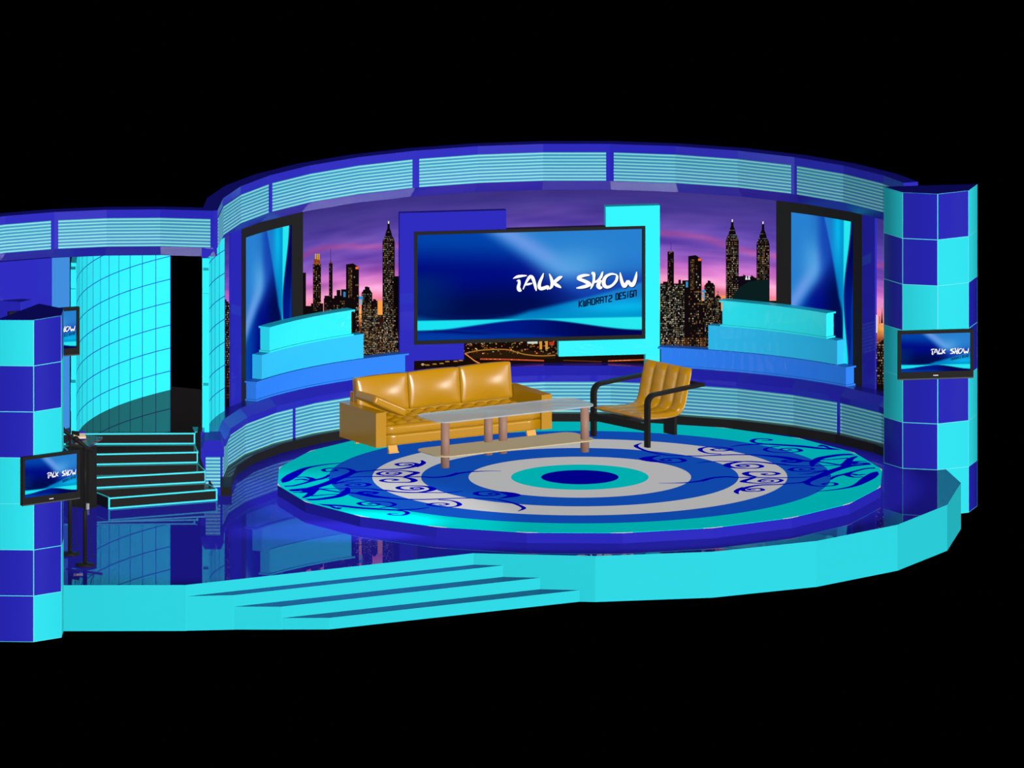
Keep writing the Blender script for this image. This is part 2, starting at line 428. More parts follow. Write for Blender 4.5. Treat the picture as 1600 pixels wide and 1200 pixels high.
# dark lower city everywhere
for x in range(345, 363, 3): slab(x, x + 3, 462 + 3 * ((x * 7) % 5), 640)
windows(349, 474, 362, 570, 1.5, 3.4, .7, COOL + WARM, rnd); windows(346, 575, 362, 622, 2.2, 4.5, .8, [(150, 90, 30), (200, 120, 50)], rnd)
for x0, x1, y0 in ((470, 478, 426), (473, 490, 478), (486, 505, 474), (506, 522, 466), (507, 514, 462), (522, 546, 462), (526, 532, 453), (533, 542, 452)): slab(x0, x1, y0, 575)
block(489, 501.5, 413, 560, WARM, .5, 2.0, 3.0)
bpoly([(489.6, 414), (501, 414), (500, 404), (490.6, 404)], (150, 70, 30)); windows(490, 405, 501, 413, 1.7, 2.6, .9, [(250, 150, 60), (255, 190, 90)], rnd)
for x in (492.2, 495, 497.8): bquad(x, 396.5, x + 1.7, 405, (220, 170, 60)); bquad(x + 1.7, 398, x + 2.4, 405, (90, 50, 30))
block(514, 519.6, 411.5, 560, WARM, .35, 1.9, 3.2); bquad(516.4, 389, 517, 412, (40, 18, 50)); bpoly([(514.4, 412), (519.2, 412), (517.6, 407.5), (516, 407.5)], (120, 60, 60))
oblique(540.7, 560.8, 411.5, 418, 575)
block(565, 581.7, 457, 575, COOL + WARM, .62, 2.1, 2.9, (570, 577.5, 447.5)); bpoly([(565.5, 457.5), (581, 457.5), (578, 452.5), (568, 452.5)], DK)
block(581.7, 590, 470, 575, COOL, .6, 1.9, 2.9, (583, 588, 467))
bquad(560.8, 463, 567, 468, (40, 140, 220)); bquad(561, 469, 566, 476, (150, 170, 190)); bquad(536.5, 456, 540, 464, (50, 130, 190))
slab(590, 598, 492, 575, (40, 18, 14)); bquad(590.2, 470, 597.4, 492, (250, 160, 70)); bquad(591, 476, 597, 486, (255, 205, 80))
tower(607.2, 19, 378, 344.5, 575); slab(616.7, 640, 431.5, 600, (9, 4, 6))
windows(508, 470, 541, 500, 2.6, 3.4, .35, WARM, rnd); windows(556, 480, 622, 545, 2.5, 3.4, .5, COOL + WARM, rnd)
windows(560, 515, 624, 552, 2.6, 3.6, .55, WARM, rnd)
slab(470, 640, 553, 600, (22, 11, 7)); windows(560, 545, 622, 552, 3, 2.6, .8, [(240, 170, 90), (250, 220, 190)], rnd)
# behind the big screen and under it
slab(624, 1040, 520, 586, (22, 11, 6))
for k in range(150):
    x = rnd.uniform(724, 872); y = rnd.uniform(531, 553); w = rnd.uniform(.8, 3.2)
    bquad(x, y, x + w, y + rnd.uniform(.8, 2.0), [v * rnd.uniform(.5, 1) for v in rnd.choice([(240, 170, 80), (255, 210, 140), (210, 120, 50), (150, 80, 30)])])
for x in (843, 852): bquad(x, 533, x + 4, 546, (216, 150, 50)); bquad(x + 1, 536, x + 2.6, 543, (255, 215, 120))
bquad(824, 533, 840, 537, (200, 215, 205)); bquad(858, 534, 866, 539, (190, 50, 30))
def streak(P, w, col):
    P = catmull(P, 6)
    for p, q in zip(P, P[1:]): m.poly([bd(p[0], p[1] + w / 2, BR - 1.8), bd(q[0], q[1] + w / 2, BR - 1.8), bd(q[0], q[1] - w / 2, BR - 1.8), bd(p[0], p[1] - w / 2, BR - 1.8)], CITY, col)
for x in range(736, 868, 6): bquad(x, 549 + 3 * math.sin(x * .03), x + 6, 560, (40, 24, 10), BR - 1.2)
streak([(726, 553), (740, 549), (760, 546.5), (790, 546), (806, 550), (822, 554), (845, 556), (868, 555)], 1.6, (176, 116, 50))
streak([(726, 552), (734, 558), (742, 564), (752, 569)], 2.2, (226, 130, 70))
streak([(750, 561), (790, 561.6), (850, 563.5)], 2.2, (190, 74, 44)); streak([(755, 561), (790, 561.5), (825, 562.4)], .9, (250, 150, 110))
streak([(950, 564), (980, 563), (1007, 562)], 2.0, (200, 86, 40)); streak([(880, 563), (940, 565)], 1.2, (110, 50, 20)); streak([(955, 563.6), (990, 562.6)], .8, (255, 150, 90))
for x, y in ((661, 569.6), (668, 570.5), (679, 569), (690, 568), (699, 565), (712, 564.5), (720, 563.4)): bquad(x - 3.4, y - .8, x + 3.4, y + .8, (170, 120, 50)); bquad(x - 1, y - 1, x + 1.4, y + .8, (240, 190, 110))
bquad(659, 568, 662, 571, (230, 235, 230))
# right side
block(1031.5, 1070, 443, 545, COOL, .66, 2.7, 3.3); slab(1036, 1044, 440, 446); slab(1060, 1064, 437, 448); slab(1066, 1076, 438, 548); bquad(1071.6, 440, 1075, 449, (50, 150, 200))
windows(1033, 446, 1069, 540, 2.7, 3.3, .3, [(255, 250, 225)], rnd)
block(1043, 1053, 393, 470, WARM, .3, 2.0, 3.2); bquad(1048.1, 378, 1048.7, 393, (50, 24, 60)); windows(1043.4, 391.5, 1053, 394, 1.7, 2, .9, [(255, 180, 130)], rnd)
oblique(1075.4, 1096.2, 398.6, 405, 548)
slab(1096, 1101, 470, 548); bquad(1096.8, 453, 1102, 457, (40, 150, 230)); bquad(1097, 458, 1101, 468, (130, 160, 190))
block(1100.5, 1117, 446, 545, COOL + WARM, .6, 2.1, 2.9, (1105.6, 1110.6, 438)); bpoly([(1101, 446.5), (1117, 446.5), (1114, 442), (1104, 442)], DK)
block(1117, 1126.5, 464, 545, COOL, .62, 1.9, 2.9, (1119, 1125, 461)); slab(1126.5, 1135, 486, 548, (34, 16, 24)); bquad(1127, 462, 1134, 486, (248, 150, 90)); bquad(1127.5, 472, 1133.6, 482, (255, 190, 80))
windows(1076, 455, 1126, 545, 2.8, 3.8, .3, WARM, rnd)
slab(1031, 1112, 528, 548, (60, 36, 22)); windows(1033, 528, 1110, 546, 3.2, 3.4, .6, [(240, 150, 70), (255, 200, 130)], rnd)
slab(1031, 1240, 545, 575, (24, 12, 8))
bpoly([(1150, 560), (1186, 560), (1186, 434), (1180, 434), (1174, 429.6), (1173, 433), (1163, 430), (1162, 427.8), (1161, 431), (1152, 432), (1150, 436)], (14, 8, 20))
for x in (1164.4, 1168.6): bpoly([(x, 437), (x + 3.6, 437), (x + 2.2, 431), (x + 1.2, 431)], (235, 235, 235), BR - 1.5)
tower(1144.2, 20, 376, 341.8, 560); tower(1192.2, 20.4, 382, 345, 560)
bpoly([(1134, 560), (1202, 560), (1202, 436), (1186, 438), (1170, 440), (1154, 450), (1145, 463)], (10, 30, 32), BR - 2.2)  # dark green curved reflection, painted into the print over the towers
windows(1186, 440, 1202, 470, 2.6, 4, .4, [(190, 170, 110), (120, 120, 90)], rnd)
slab(1202, 1216, 470, 560, DK)
bpoly([(1376.5, 505), (1379.5, 505), (1378.2, 480)], DK); bquad(1369, 492, 1371, 520, (230, 225, 235)); bquad(1374, 494, 1375, 506, (60, 40, 60))
for x in range(1362, 1392, 3): slab(x, x + 3, 545 - (x - 1362) * .9, 640)
windows(1367, 530, 1384, 600, 2.0, 4.0, .5, WARM, rnd)
tag(obj('city_backdrop', m, origin=(905, -1255, LZ)), 'curved backlit print of a city skyline at purple sunset behind the set', 'backdrop')

# ================================================================ SCREEN PICTURES
def sm(a, b, x):
    t = max(0, min(1, (x - a) / (b - a))); return t * t * (3 - 2 * t)
def mix(a, b, t): return [p + (q - p) * t for p, q in zip(a, b)]
def pic(u, t):
    # upper field
    c = mix((0, 66, 168), (0, 12, 128), sm(.08, .42, t + .12 * (.5 - u)))
    c = mix(c, (0, 12, 78), sm(.38, .68, t - .15 * abs(u - .35)))
    c = mix(c, (0, 40, 110), .8 * sm(.25, 0, u) * sm(.3, .1, abs(t - .58)))
    lim = .38 + .62 * t; r = sm(-.06, .10, u - lim + .06)
    c = mix(c, mix((40, 128, 208), (30, 100, 190), sm(.2, .55, t)), r * sm(.66, .40, t - .12 * u))
    d = (u - (.40 + .72 * t)); g = math.exp(-(d / .075) ** 2) * sm(.62, .30, t)
    c = mix(c, (104, 152, 230), .95 * g)
    g2 = math.exp(-((u - .70) / .14) ** 2 - ((t - .33) / .16) ** 2)
    c = mix(c, (84, 166, 226), .75 * g2)
    c = mix(c, (18, 64, 176), .8 * sm(.35, .52, t) * sm(.5, .8, u))
    # lower field below the arc
    arcl = .735 + .06 * math.sin(min(1, u / .5) * PI) - .245 * max(0, (u - .42) / .58) ** 1.25
    if t > arcl:
        lo = mix((0, 84, 158), (0, 96, 178), u)
        lo = mix(lo, (4, 186, 238), math.exp(-((u - .9) / .28) ** 2 - ((t - .74) / .13) ** 2))
        lo = mix(lo, (0, 150, 205), .7 * sm(.72, .81, t) * sm(.1, .4, u))
        lo = mix(lo, (44, 130, 212), .8 * sm(.25, .0, t - arcl) * sm(.6, 1, u))
        c = mix(c, lo, sm(0, .035 + .05 * (1 - u), t - arcl))
    c = mix(c, (0, 30, 110), .5 * math.exp(-((t - arcl + .004) / .012) ** 2) * sm(.6, .1, u))
    # cyan band
    top = .805 + .02 * u; bot = .905 - .085 * sm(0, .5, u) + .125 * sm(.5, 1.02, u)
    if t > top:
        cy = mix((24, 226, 242), (40, 234, 240), u)
        cy = mix(cy, (30, 200, 222), .6 * math.exp(-((u - .5) / .2) ** 2))
        c = mix(c, cy, sm(0, .016, t - top))
    if t > bot:
        lo = mix((0, 24, 132), (0, 6, 84), sm(.4, .8, u))
        lo = mix(lo, (0, 84, 178), sm(-.02, .03, t - (.93 + .10 * u)) * sm(.45, .1, u))
        lo = mix(lo, (0, 52, 158), sm(-.01, .03, t - (.86 + .20 * u)) * .8)
        c = mix(c, lo, sm(0, .02, t - bot))
        c = mix(c, (0, 10, 96), .7 * math.exp(-((t - .93 + .02 * math.cos(u * 9)) / .014) ** 2) * sm(.5, .2, u))
    return [max(0, min(255, v)) for v in c]
# brush lettering: strokes in the pixel frame of the big screen (x, y, width)
def zc(ox, oy, k, P): return [(ox + x / k, oy + y / k, w / k) for x, y, w in P]
LET = [zc(640, 350, 8, s) for s in (
    [(1290, 668, 4), (1340, 645, 26), (1400, 634, 24), (1462, 630, 10)],
    [(1335, 700, 4), (1364, 692, 22), (1368, 730, 28), (1358, 780, 34), (1372, 815, 38), (1398, 824, 10)],
    [(1416, 808, 10), (1440, 750, 16), (1470, 690, 24), (1504, 645, 32), (1535, 660, 34), (1560, 730, 30), (1574, 790, 24), (1582, 828, 10)],
    [(1440, 752, 8), (1480, 742, 22), (1530, 730, 12)])]
LET += [zc(820, 400, 8, s) for s in (
    [(232, 200, 8), (215, 250, 24), (188, 310, 30), (178, 370, 34), (200, 400, 34), (250, 388, 34), (285, 380, 34), (282, 415, 10)],
    [(303, 208, 8), (325, 260, 26), (340, 320, 32), (332, 375, 28), (303, 408, 10)],
    [(468, 245, 12), (430, 262, 34), (385, 300, 34), (350, 325, 30)],
    [(350, 322, 24), (390, 350, 34), (430, 375, 26), (452, 392, 8)],
    [(808, 228, 14), (740, 232, 30), (680, 252, 34), (672, 275, 34), (730, 300, 34), (790, 330, 38), (805, 352, 34), (750, 375, 34), (690, 388, 26), (640, 395, 8)],
    [(830, 200, 20), (858, 212, 34), (862, 260, 26), (855, 320, 24), (835, 375, 20), (818, 410, 6)],
    [(868, 318, 24), (910, 300, 24), (950, 250, 26), (965, 205, 20), (975, 182, 6)],
    [(945, 290, 30), (925, 330, 36), (915, 370, 40), (940, 390, 38), (965, 385, 14)],
    [(1145, 225, 12), (1080, 215, 22), (1015, 245, 30), (985, 300, 36), (990, 360, 38), (1030, 385, 30), (1090, 360, 26), (1140, 300, 28), (1150, 245, 24), (1135, 225, 8)],
    [(1188, 195, 8), (1198, 260, 26), (1215, 330, 34), (1240, 370, 40), (1265, 345, 34), (1285, 300, 26)],
    [(1285, 300, 24), (1310, 340, 36), (1340, 360, 40), (1370, 310, 34), (1388, 240, 24), (1395, 188, 8)])]
F = {'K': ['0,0 0,1', '1,1 .1,.45 1,0'], 'W': ['0,1 0,0 1,0 1,1', '.5,0 .5,.8'], 'A': ['0,0 0,1 1,1 1,0', '0,.45 1,.45'], 'D': ['0,0 0,1 .8,1 1,.8 1,0 0,0'],
    'R': ['0,0 0,1 1,1 1,.5 0,.5', '.3,.5 1,0'], 'T': ['.5,0 .5,1', '0,1 1,1'], 'Z': ['0,1 1,1 1,.6 0,.35 0,0 1,0'], 'E': ['1,1 0,1 0,0 1,0', '0,.5 .8,.5'],
    'S': ['1,1 0,1 0,.55 1,.45 1,0 0,0'], 'I': ['.5,0 .5,.7', '.5,.86 .5,1'], 'G': ['1,1 0,1 0,0 1,0 1,.45 .5,.45'], 'N': ['0,0 0,1 1,1 1,0']}
SMALL = []
for (word, x0, y0, cw) in (('KWADRATZ', 904.5, 480.0, 6.75), ('DESIGN', 962.0, 468.6, 5.65)):
    dx, dy = math.cos(rad(10)), -math.sin(rad(10)); h = 9.6
    for i, ch in enumerate(word):
        for st in F[ch]:
            P = [tuple(float(v) for v in q.split(',')) for q in st.split()]
            for p, q in zip(P, P[1:]):
                A, B = [(x0 + dx * (i * cw + r[0] * cw * .66) + r[1] * 0.2, y0 + dy * (i * cw + r[0] * cw * .66) - r[1] * h) for r in (p, q)]
                l = math.hypot(B[0] - A[0], B[1] - A[1]); e = .5 / l
                SMALL.append([(A[0] - (B[0] - A[0]) * e, A[1] - (B[1] - A[1]) * e, 1.9), (B[0] + (B[0] - A[0]) * e, B[1] + (B[1] - A[1]) * e, 1.9)])
def uvs(x, y):     # pixel of the big screen -> (u, t)
    u = (x - 652.0) / 350.5; top = 362.3 - 7.8 * u; return u, (y - top) / 170.5
def screen_mesh(Wd, H, nx, ny, fn, text=True, y0=0.0):
    # local frame: x along width (centred), z up from 0, facing -y
    m = MB(); ids = {}
    for i in range(nx + 1):
        for j in range(ny + 1):
            u, t = i / nx, j / ny
            ids[i, j] = m.vert(((u - .5) * Wd, y0, (1 - t) * H), fn(u, t))
    for i in range(nx):
        for j in range(ny): m.face((ids[i, j], ids[i, j + 1], ids[i + 1, j + 1], ids[i + 1, j]), SCREEN)
    if text:
        def put(P, col, dy, off=(0, 0), wk=1.0, n=5):
            Q = catmull(P, n) if len(P) > 2 else P
            R = ribbon([(x + off[0], y + off[1], w * wk) for x, y, w in Q]); L = []
            for pr in R:
                L.append([m.vert(((u - .5) * Wd, y0 - dy, (1 - t) * H), col) for u, t in (uvs(*q) for q in pr)])
            for a, b in zip(L, L[1:]): m.face((a[0], a[1], b[1], b[0]), SCREEN)
        kz = Wd / 350.5
        k = 0
        for grp in ((2, 3), (4,), (5, 6, 7), (0, 1), (8,), (9, 10), (11, 12), (13, 14)):
            for i in grp: put(LET[i], (6, 30, 92), .3 * kz + .1 + .03 * k, (.8, .9), 1.5); k += 1
            for i in grp: put(LET[i], (255, 255, 255), .3 * kz + .1 + .03 * k, (0, 0), 1.28); k += 1
        for P in SMALL: put(P, (4, 22, 52), .40 * kz + .15)
    return m
def television(label, cx, cy, z0, ang, Wd, H, bz, bot, depth, big=False, mount=0, group=None):
    t = thing('television', label, 'television', (cx, cy, z0), ang, group)
    fr = MB(); x0, x1 = -Wd / 2, Wd / 2; sx, sz0, sz1 = Wd / 2 - bz, bot, H - bz
    fr.box(x0, x1, 1.2, depth, 0, H, BLACK)                       # back of the case
    for a in ((x0, -sx, 0, H), (sx, x1, 0, H), (-sx, sx, 0, sz0), (-sx, sx, sz1, H)): fr.box(a[0], a[1], -1.0, 1.2, a[2], a[3], BLACK)
    fo = obj('case', fr, parent=t)
    s = screen_mesh(2 * sx, sz1 - sz0, 160 if big else 64, 150 if big else 60, pic)
    so = obj('screen', s, parent=t); so.location = (0, .6 * K, sz0 * K); so['label'] = 'blue lit screen with white brush lettering'
    if not big:
        l = MB(); l.box(-4, 4, -1.5, -.9, bot * .5 - .9, bot * .5 + .5, LOGO); obj('badge', l, parent=t)
        s2 = MB(); s2.box(x0, x1, -1.6, 1, -.6, 1.3, paint('dark_grey_sill', (66, 66, 66)) if 'dark_grey_sill' not in bpy.data.materials else bpy.data.materials['dark_grey_sill']); obj('bottom_sill', s2, parent=t)
    if mount:
        mm = MB(); mm.box(-14, 14, depth, depth + 4, H * .3, H * .7, BLACK); mm.box(-6, 6, depth + 4, depth + mount, H * .4, H * .6, BLACK); obj('wall_mount', mm, parent=t)
    return t
# big central screen
A0 = math.atan2(54, 361)
yt = lambda px, py, z: (600 - py - z * C_) / S_
# centre of lower edge: pixel (827.5, 533.7)
TVY = -722.0
TVZ = (600 - 533.7 - S_ * TVY) / C_
television('large wide screen with white brush lettering on the middle of the curved wall', 827.5, TVY, TVZ, A0, 365, 179.5, 5.2, 6.2, 14, True)
# ---- L shaped accent frames around the screen
def frame_local(px, py, y_off):
    """px on the screen plane moved y_off along its normal -> local x, z"""
    ca, sa = math.cos(A0), math.sin(A0)
    # point = centre + x*(ca,sa) + y*(-sa,ca)
    x = (px - 827.5 + y_off * sa) / ca
    Y = TVY + x * sa + y_off * ca
    return x, (600 - py - S_ * Y) / C_
TT, TB = TVZ + 179.5 - LZ, TVZ - LZ
def Lframe(label, mat, side, xo, top, bot, xt, xb, yo, depth):
    t = thing('accent_frame', label, 'frame', (827.5, TVY, LZ), A0)
    m = MB(); e = 182.6 * side; X = lambda px: frame_local(px, 400, yo)[0]
    zt = frame_local(*top, yo)[1] - LZ; zb = frame_local(*bot, yo)[1] - LZ
    def bx(p, q, z0, z1): m.box(min(p, q), max(p, q), yo, yo + depth, z0, z1, mat)
    bx(X(xo), e, 0.2, zt); bx(e, X(xt), TT + .15, zt); bx(e, X(xb), zb, TB - .15)
    obj('bracket', m, parent=t)
    return t
Lframe('dark blue L-shaped frame around the left half of the large screen', BLUE, -1, 624.5, (624.5, 333), (647, 564), 791, 725, 0, 13)
Lframe('bright cyan L-shaped frame around the right half of the large screen', CYAN_B, 1, 1031, (1031, 320.7), (1008, 553.5), 946.5, 873, -3, 17)

# ================================================================ POSTERS, PILASTERS
def poster(label, az, cxp, x0, x1, p0, p1):
    R = 586.0
    an = lambda px, r=R: math.degrees(math.asin((px - 905) / r))
    mid = an((x0 + x1) / 2)
    o = (905 + R * math.sin(rad(mid)), -1255 + R * math.cos(rad(mid)), LZ)
    t = thing('poster_panel', label, 'poster', o, 0, 'tall abstract posters on the curved wall')
    a, b, pa, pb = an(x0), an(x1), an(p0), an(p1); zt, z0, z1 = 444, 176, 417.5
    m = MB()
    m.sweep(arc(905, -1255, span(a, b, 3)), [(587.2, LZ), (587.2, zt), (588.6, zt), (588.6, LZ)], BLACK)
    for q in ((a, pa, LZ, zt), (pb, b, LZ, zt), (pa, pb, LZ, z0), (pa, pb, z1, zt)):
        m.sweep(arc(905, -1255, span(q[0], q[1], 3)), [(585.6, q[2]), (585.6, q[3]), (587.2, q[3]), (587.2, q[2])], BLACK)
    obj('panel_frame', m, parent=t, origin=o)
    m = MB(); ids = {}; nx, ny = 96, 80
    for i in range(nx + 1):
        for j in range(ny + 1):
            q = rad(pa + (pb - pa) * i / nx)
            ids[i, j] = m.vert((905 + 586.6 * math.sin(q), -1255 + 586.6 * math.cos(q), z1 + (z0 - z1) * j / ny), pic(1 - j / ny * .98, i / nx))
    for i in range(nx):
        for j in range(ny): m.face((ids[i, j], ids[i, j + 1], ids[i + 1, j + 1], ids[i + 1, j]), POSTER)
    so = obj('poster_print', m, parent=t, origin=o); so['label'] = 'blue abstract light print'
poster('tall black framed blue poster left of the skyline near the stairs', -57, 425, 377.3, 473.2, 384, 456)
poster('tall black framed blue poster on the right beside the checkered column', 41.8, 1280, 1213, 1347, 1236, 1333)
def pilaster(label, x0, x1):
    R = 585.0; a, b = [math.degrees(math.asin((x - 905) / R)) for x in (x0, x1)]
    m = MB(); m.sweep(arc(905, -1255, [a, b]), [(R, LZ), (R, 440), (588.6, 440), (588.6, LZ)], BLUE)
    tag(obj('pilaster', m, origin=((x0 + x1) / 2, -1255 + R * math.cos(rad((a + b) / 2)), LZ)), label, 'pilaster', 'blue pilasters on the curved wall')
pilaster('narrow dark blue pilaster left of the left tall poster', 361.2, 377.3)
pilaster('narrow dark blue pilaster between the right tall poster and the checkered column', 1347.3, 1367)

# ================================================================ STACKED CURVED BOXES
def cbox(label, a0, a1, z0, z1, mat, lip, group):
    mid = (a0 + a1) / 2; R = 568.0
    o = (905 + R * math.sin(rad(mid)), -1255 + R * math.cos(rad(mid)), z0)
    t = thing('display_box', label, 'box', o, 0, group)
    m = MB(); m.sweep(arc(905, -1255, span(a0, a1, 1.5)), [(R, z0), (R, z1), (585, z1), (585, z0)], mat); obj('body', m, parent=t, origin=o)
    if lip:
        for nm, za, zb, ov in (('top_lip', z1 - 2.2, z1 + .4, 4.5), ('bottom_lip', z0 + .05, z0 + 2.6, 3.0)):
            d = math.degrees(ov / R)
            m = MB(); m.sweep(arc(905, -1255, span(a0 - d, a1 + d, 1.5)), [(R - ov * .8, za), (R - ov * .8, zb), (585.3, zb), (585.3, za)], mat); obj(nm, m, parent=t, origin=o)
for side, mir in (('left', False), ('right', True)):
    for (nm, a0, a1, z0, z1, mat, lip) in (('lowest and longest mid-blue', -62.8, -28.6, 159.0, 190, MID_B, True), ('middle sky-blue', -60.8, -36.4, 190.6, 229, SKY_B, False), ('topmost and shortest cyan', -58.4, -38.8, 229.2, 270, CYAN_B, True)):
        if mir: a0, a1 = -15.6 - a1, -15.6 - a0
        where = 'left of the large screen' if side == 'left' else 'right of the large screen'
        cbox(f'{nm} curved box in the stack {where}', a0, a1, z0, z1, mat, lip, f'stacked curved boxes {where}')

# ================================================================ CHECKERED COLUMNS
def column(label, cx, cy, R, v0, k0):
    t = thing('checkered_column', label, 'column', (cx, cy, 0), 0, 'checkered columns at the ends of the stage')
    H = 512.0 / 7
    m = MB(); nrm = {}
    V = [(R * math.cos(rad(v0 + 45 * k)), R * math.sin(rad(v0 + 45 * k))) for k in range(5)]
    for k in range(4):
        p, q = V[k], V[k + 1]; l = math.hypot(q[0] - p[0], q[1] - p[1]); e = .75 / l; ez = .55
        for r in range(7):
            z1 = 512 - r * H; z0 = z1 - H
            L = lambda s: (p[0] + (q[0] - p[0]) * s, p[1] + (q[1] - p[1]) * s)
            o = [m.vert((*L(s), z)) for s, z in ((0, z0), (1, z0), (1, z1), (0, z1))]
            i = [m.vert((*L(s), z)) for s, z in ((e, z0 + ez), (1 - e, z0 + ez), (1 - e, z1 - ez), (e, z1 - ez))]
            ph = (r + (k - k0)) % 4
            m.face(i, CYAN_TILE if ph in (0, 3) else BLUE_TILE)
            for a in range(4): m.face((o[a], o[(a + 1) % 4], i[(a + 1) % 4], i[a]), TILE_LINE)
    p, q = V[4], V[0]
    m.poly([(*p, 0), (*q, 0), (*q, 512), (*p, 512)], BLUE_TILE); m.poly([(*v, 0) for v in V[::-1]], BLUE_TILE)
    ob = obj('shaft', m, parent=t, recalc=False)
    me = ob.data; ns = []
    for pl in me.polygons:
        fn = pl.normal
        for li in pl.loop_indices:
            co = me.vertices[me.loops[li].vertex_index].co; d = Vector((co.x, co.y, 0)).normalized()
            ns.append((fn * .55 + d * .45).normalized())
        pl.use_smooth = True
    me.normals_split_custom_set(ns)
    m = MB(); m.prism(V, 511.0, 512.05, BLUE_TILE); obj('cap', m, parent=t)
    return t
# pattern phase: faces a,b,c,d from left to right on the right column are C B B C / B B C C / B C C B / C C B B
column('tall checkered column at the right end of the stage', 1454, -1048, 74, 188.7, 0)
column('tall checkered column cut by the left edge in the foreground', 28.1, -2120.4, 75.5, 244, 0)
television('small screen hung on the right checkered column', 1462, -1143, 222.5, math.atan2(19, 118), 119.5, 77, 5.2, 11.5, 6, False, 6)
television('small screen hung on the left foreground checkered column', 79.5, -2180, 220.5, math.atan2(65, 90), 111, 77, 5.2, 11.5, 5, False, 0)
television('small screen half hidden behind the left foreground column', 69, -1368, 298.5, math.atan2(46, 110), 119.5, 76, 5.2, 11.5, 6, False, 62)
m = MB(); m.prism([(-120, -1268), (32, -1318), (50, -1296), (-100, -1240)], 330, 377, BLUE)
tag(obj('wall_box', m, origin=(-30, -1290, 330)), 'dark blue box on the wing wall behind the left foreground column', 'box')

# ================================================================ ROUND PLATFORM
RC = (906, -1272)
t = thing('round_platform', 'low round blue platform printed with white, blue and turquoise rings', 'platform', (*RC, FZ))
PR = 477.0
pv = [(PR * math.cos(rad(8 + 18 * k)), PR * math.sin(rad(8 + 18 * k))) for k in range(20)]
m = MB(); m.prism(pv, 0, 16.4, BLUE); obj('body', m, parent=t)
m = MB(); m.prism(pv, 16.4, 17.0, RUG)
def rp(ox, oy, k, P):
    return [((ox + x / k - 906), (745.5 - oy - y / k) / S_, w) for x, y, w in P]
A_ = lambda P: rp(430, 690, 10, P)
B_ = lambda P: rp(560, 690, 10, P)
D_ = lambda P: rp(700, 700, 10, P)
def wpt(P, ws):
    n = len(P); r = []
    for i, p in enumerate(P):
        f = i / (n - 1) * (len(ws) - 1); k = min(int(f), len(ws) - 2); r.append((p[0], p[1], ws[k] + (ws[k + 1] - ws[k]) * (f - k)))
    return r
STK = []
STK.append(A_(wpt([(70, 640), (150, 612), (260, 535), (400, 450), (520, 405), (700, 370), (900, 345), (1070, 332)], [9, 15, 19, 12, 8, 6, 5, 3])))
STK.append(A_(wpt([(95, 700), (280, 690), (450, 650), (600, 605), (720, 580), (800, 550), (840, 515)], [10, 7, 6, 9, 8, 6, 3])))
STK.append(A_(wpt([(330, 560), (440, 552), (530, 565), (590, 595), (500, 602), (420, 588), (300, 602)], [4, 5, 8, 10, 8, 8, 3])))
STK.append(A_(wpt([(200, 765), (420, 742), (560, 730), (700, 690), (850, 640), (960, 590), (1100, 535), (1190, 490), (1212, 460), (1150, 430), (1050, 415), (900, 413), (800, 423), (748, 443), (790, 465), (880, 464), (960, 450), (940, 436), (870, 436)], [12, 12, 16, 15, 16, 15, 13, 10, 9, 7, 6, 5, 5, 6, 6, 5, 5, 4, 3])))
STK.append(A_(wpt([(1190, 500), (1300, 470), (1500, 455)], [8, 7, 6])) + B_(wpt([(350, 440), (600, 432), (750, 415), (860, 390), (922, 360), (880, 340), (800, 331), (680, 335), (598, 352), (640, 376), (730, 376), (825, 366), (790, 352), (715, 356)], [7, 8, 8, 9, 8, 7, 6, 5, 6, 6, 6, 6, 5, 4])))
STK.append(B_(wpt([(880, 395), (970, 365), (1018, 328), (985, 292)], [10, 8, 7, 3])))
STK.append(A_(wpt([(800, 572), (1000, 570), (1300, 550), (1500, 547)], [3, 4, 5, 6])) + B_(wpt([(400, 546), (800, 550), (1000, 550), (1150, 560), (1300, 552), (1420, 535), (1570, 492)], [6, 7, 7, 9, 9, 9, 9])) + D_(wpt([(150, 398), (350, 372), (600, 360), (830, 360)], [9, 7, 4, 2])))
STK.append(B_(wpt([(740, 545), (910, 490), (830, 470), (700, 458), (520, 458), (380, 472), (305, 503), (390, 526), (560, 526), (660, 492), (580, 476), (470, 482), (450, 502), (540, 508), (600, 492)], [7, 10, 8, 6, 5, 5, 6, 6, 5, 5, 5, 4, 4, 4, 3])))
STK.append(B_(wpt([(700, 560), (800, 575), (875, 608), (810, 634), (640, 638), (460, 634), (358, 610), (440, 588), (560, 588), (600, 602), (520, 608)], [6, 9, 10, 7, 6, 6, 7, 6, 6, 7, 5])))
STK.append(B_(wpt([(900, 800), (1080, 775), (1165, 742), (1080, 705), (880, 692), (700, 696), (615, 722), (700, 752), (880, 757), (1000, 738), (930, 716), (830, 724), (860, 742), (940, 732)], [6, 9, 11, 9, 6, 6, 7, 7, 6, 6, 6, 5, 5, 3])))
STK.append(A_(wpt([(900, 665), (1000, 640), (1200, 605), (1350, 598)], [8, 6, 4, 2])))
STK.append(A_(wpt([(1000, 650), (1200, 640), (1400, 650), (1470, 672), (1400, 700), (1250, 706), (1110, 684), (1180, 662), (1290, 664), (1320, 680), (1240, 684)], [4, 4, 6, 8, 5, 4, 5, 4, 4, 4, 3])))
STK.append(A_(wpt([(450, 907), (650, 905), (850, 880), (1000, 850), (1090, 800), (1125, 760), (1130, 715)], [12, 13, 14, 14, 13, 9, 3])))
STK.append(A_(wpt([(1140, 802), (1300, 812), (1450, 840)], [9, 12, 15])) + B_(wpt([(300, 865), (500, 885), (700, 900), (1000, 905), (1200, 900), (1560, 886)], [14, 10, 7, 7, 7, 6])) + D_(wpt([(300, 785), (550, 790), (700, 797), (850, 820), (1000, 858), (1120, 900), (1185, 945), (1095, 988)], [6, 6, 6, 6, 6, 6, 6, 2])))
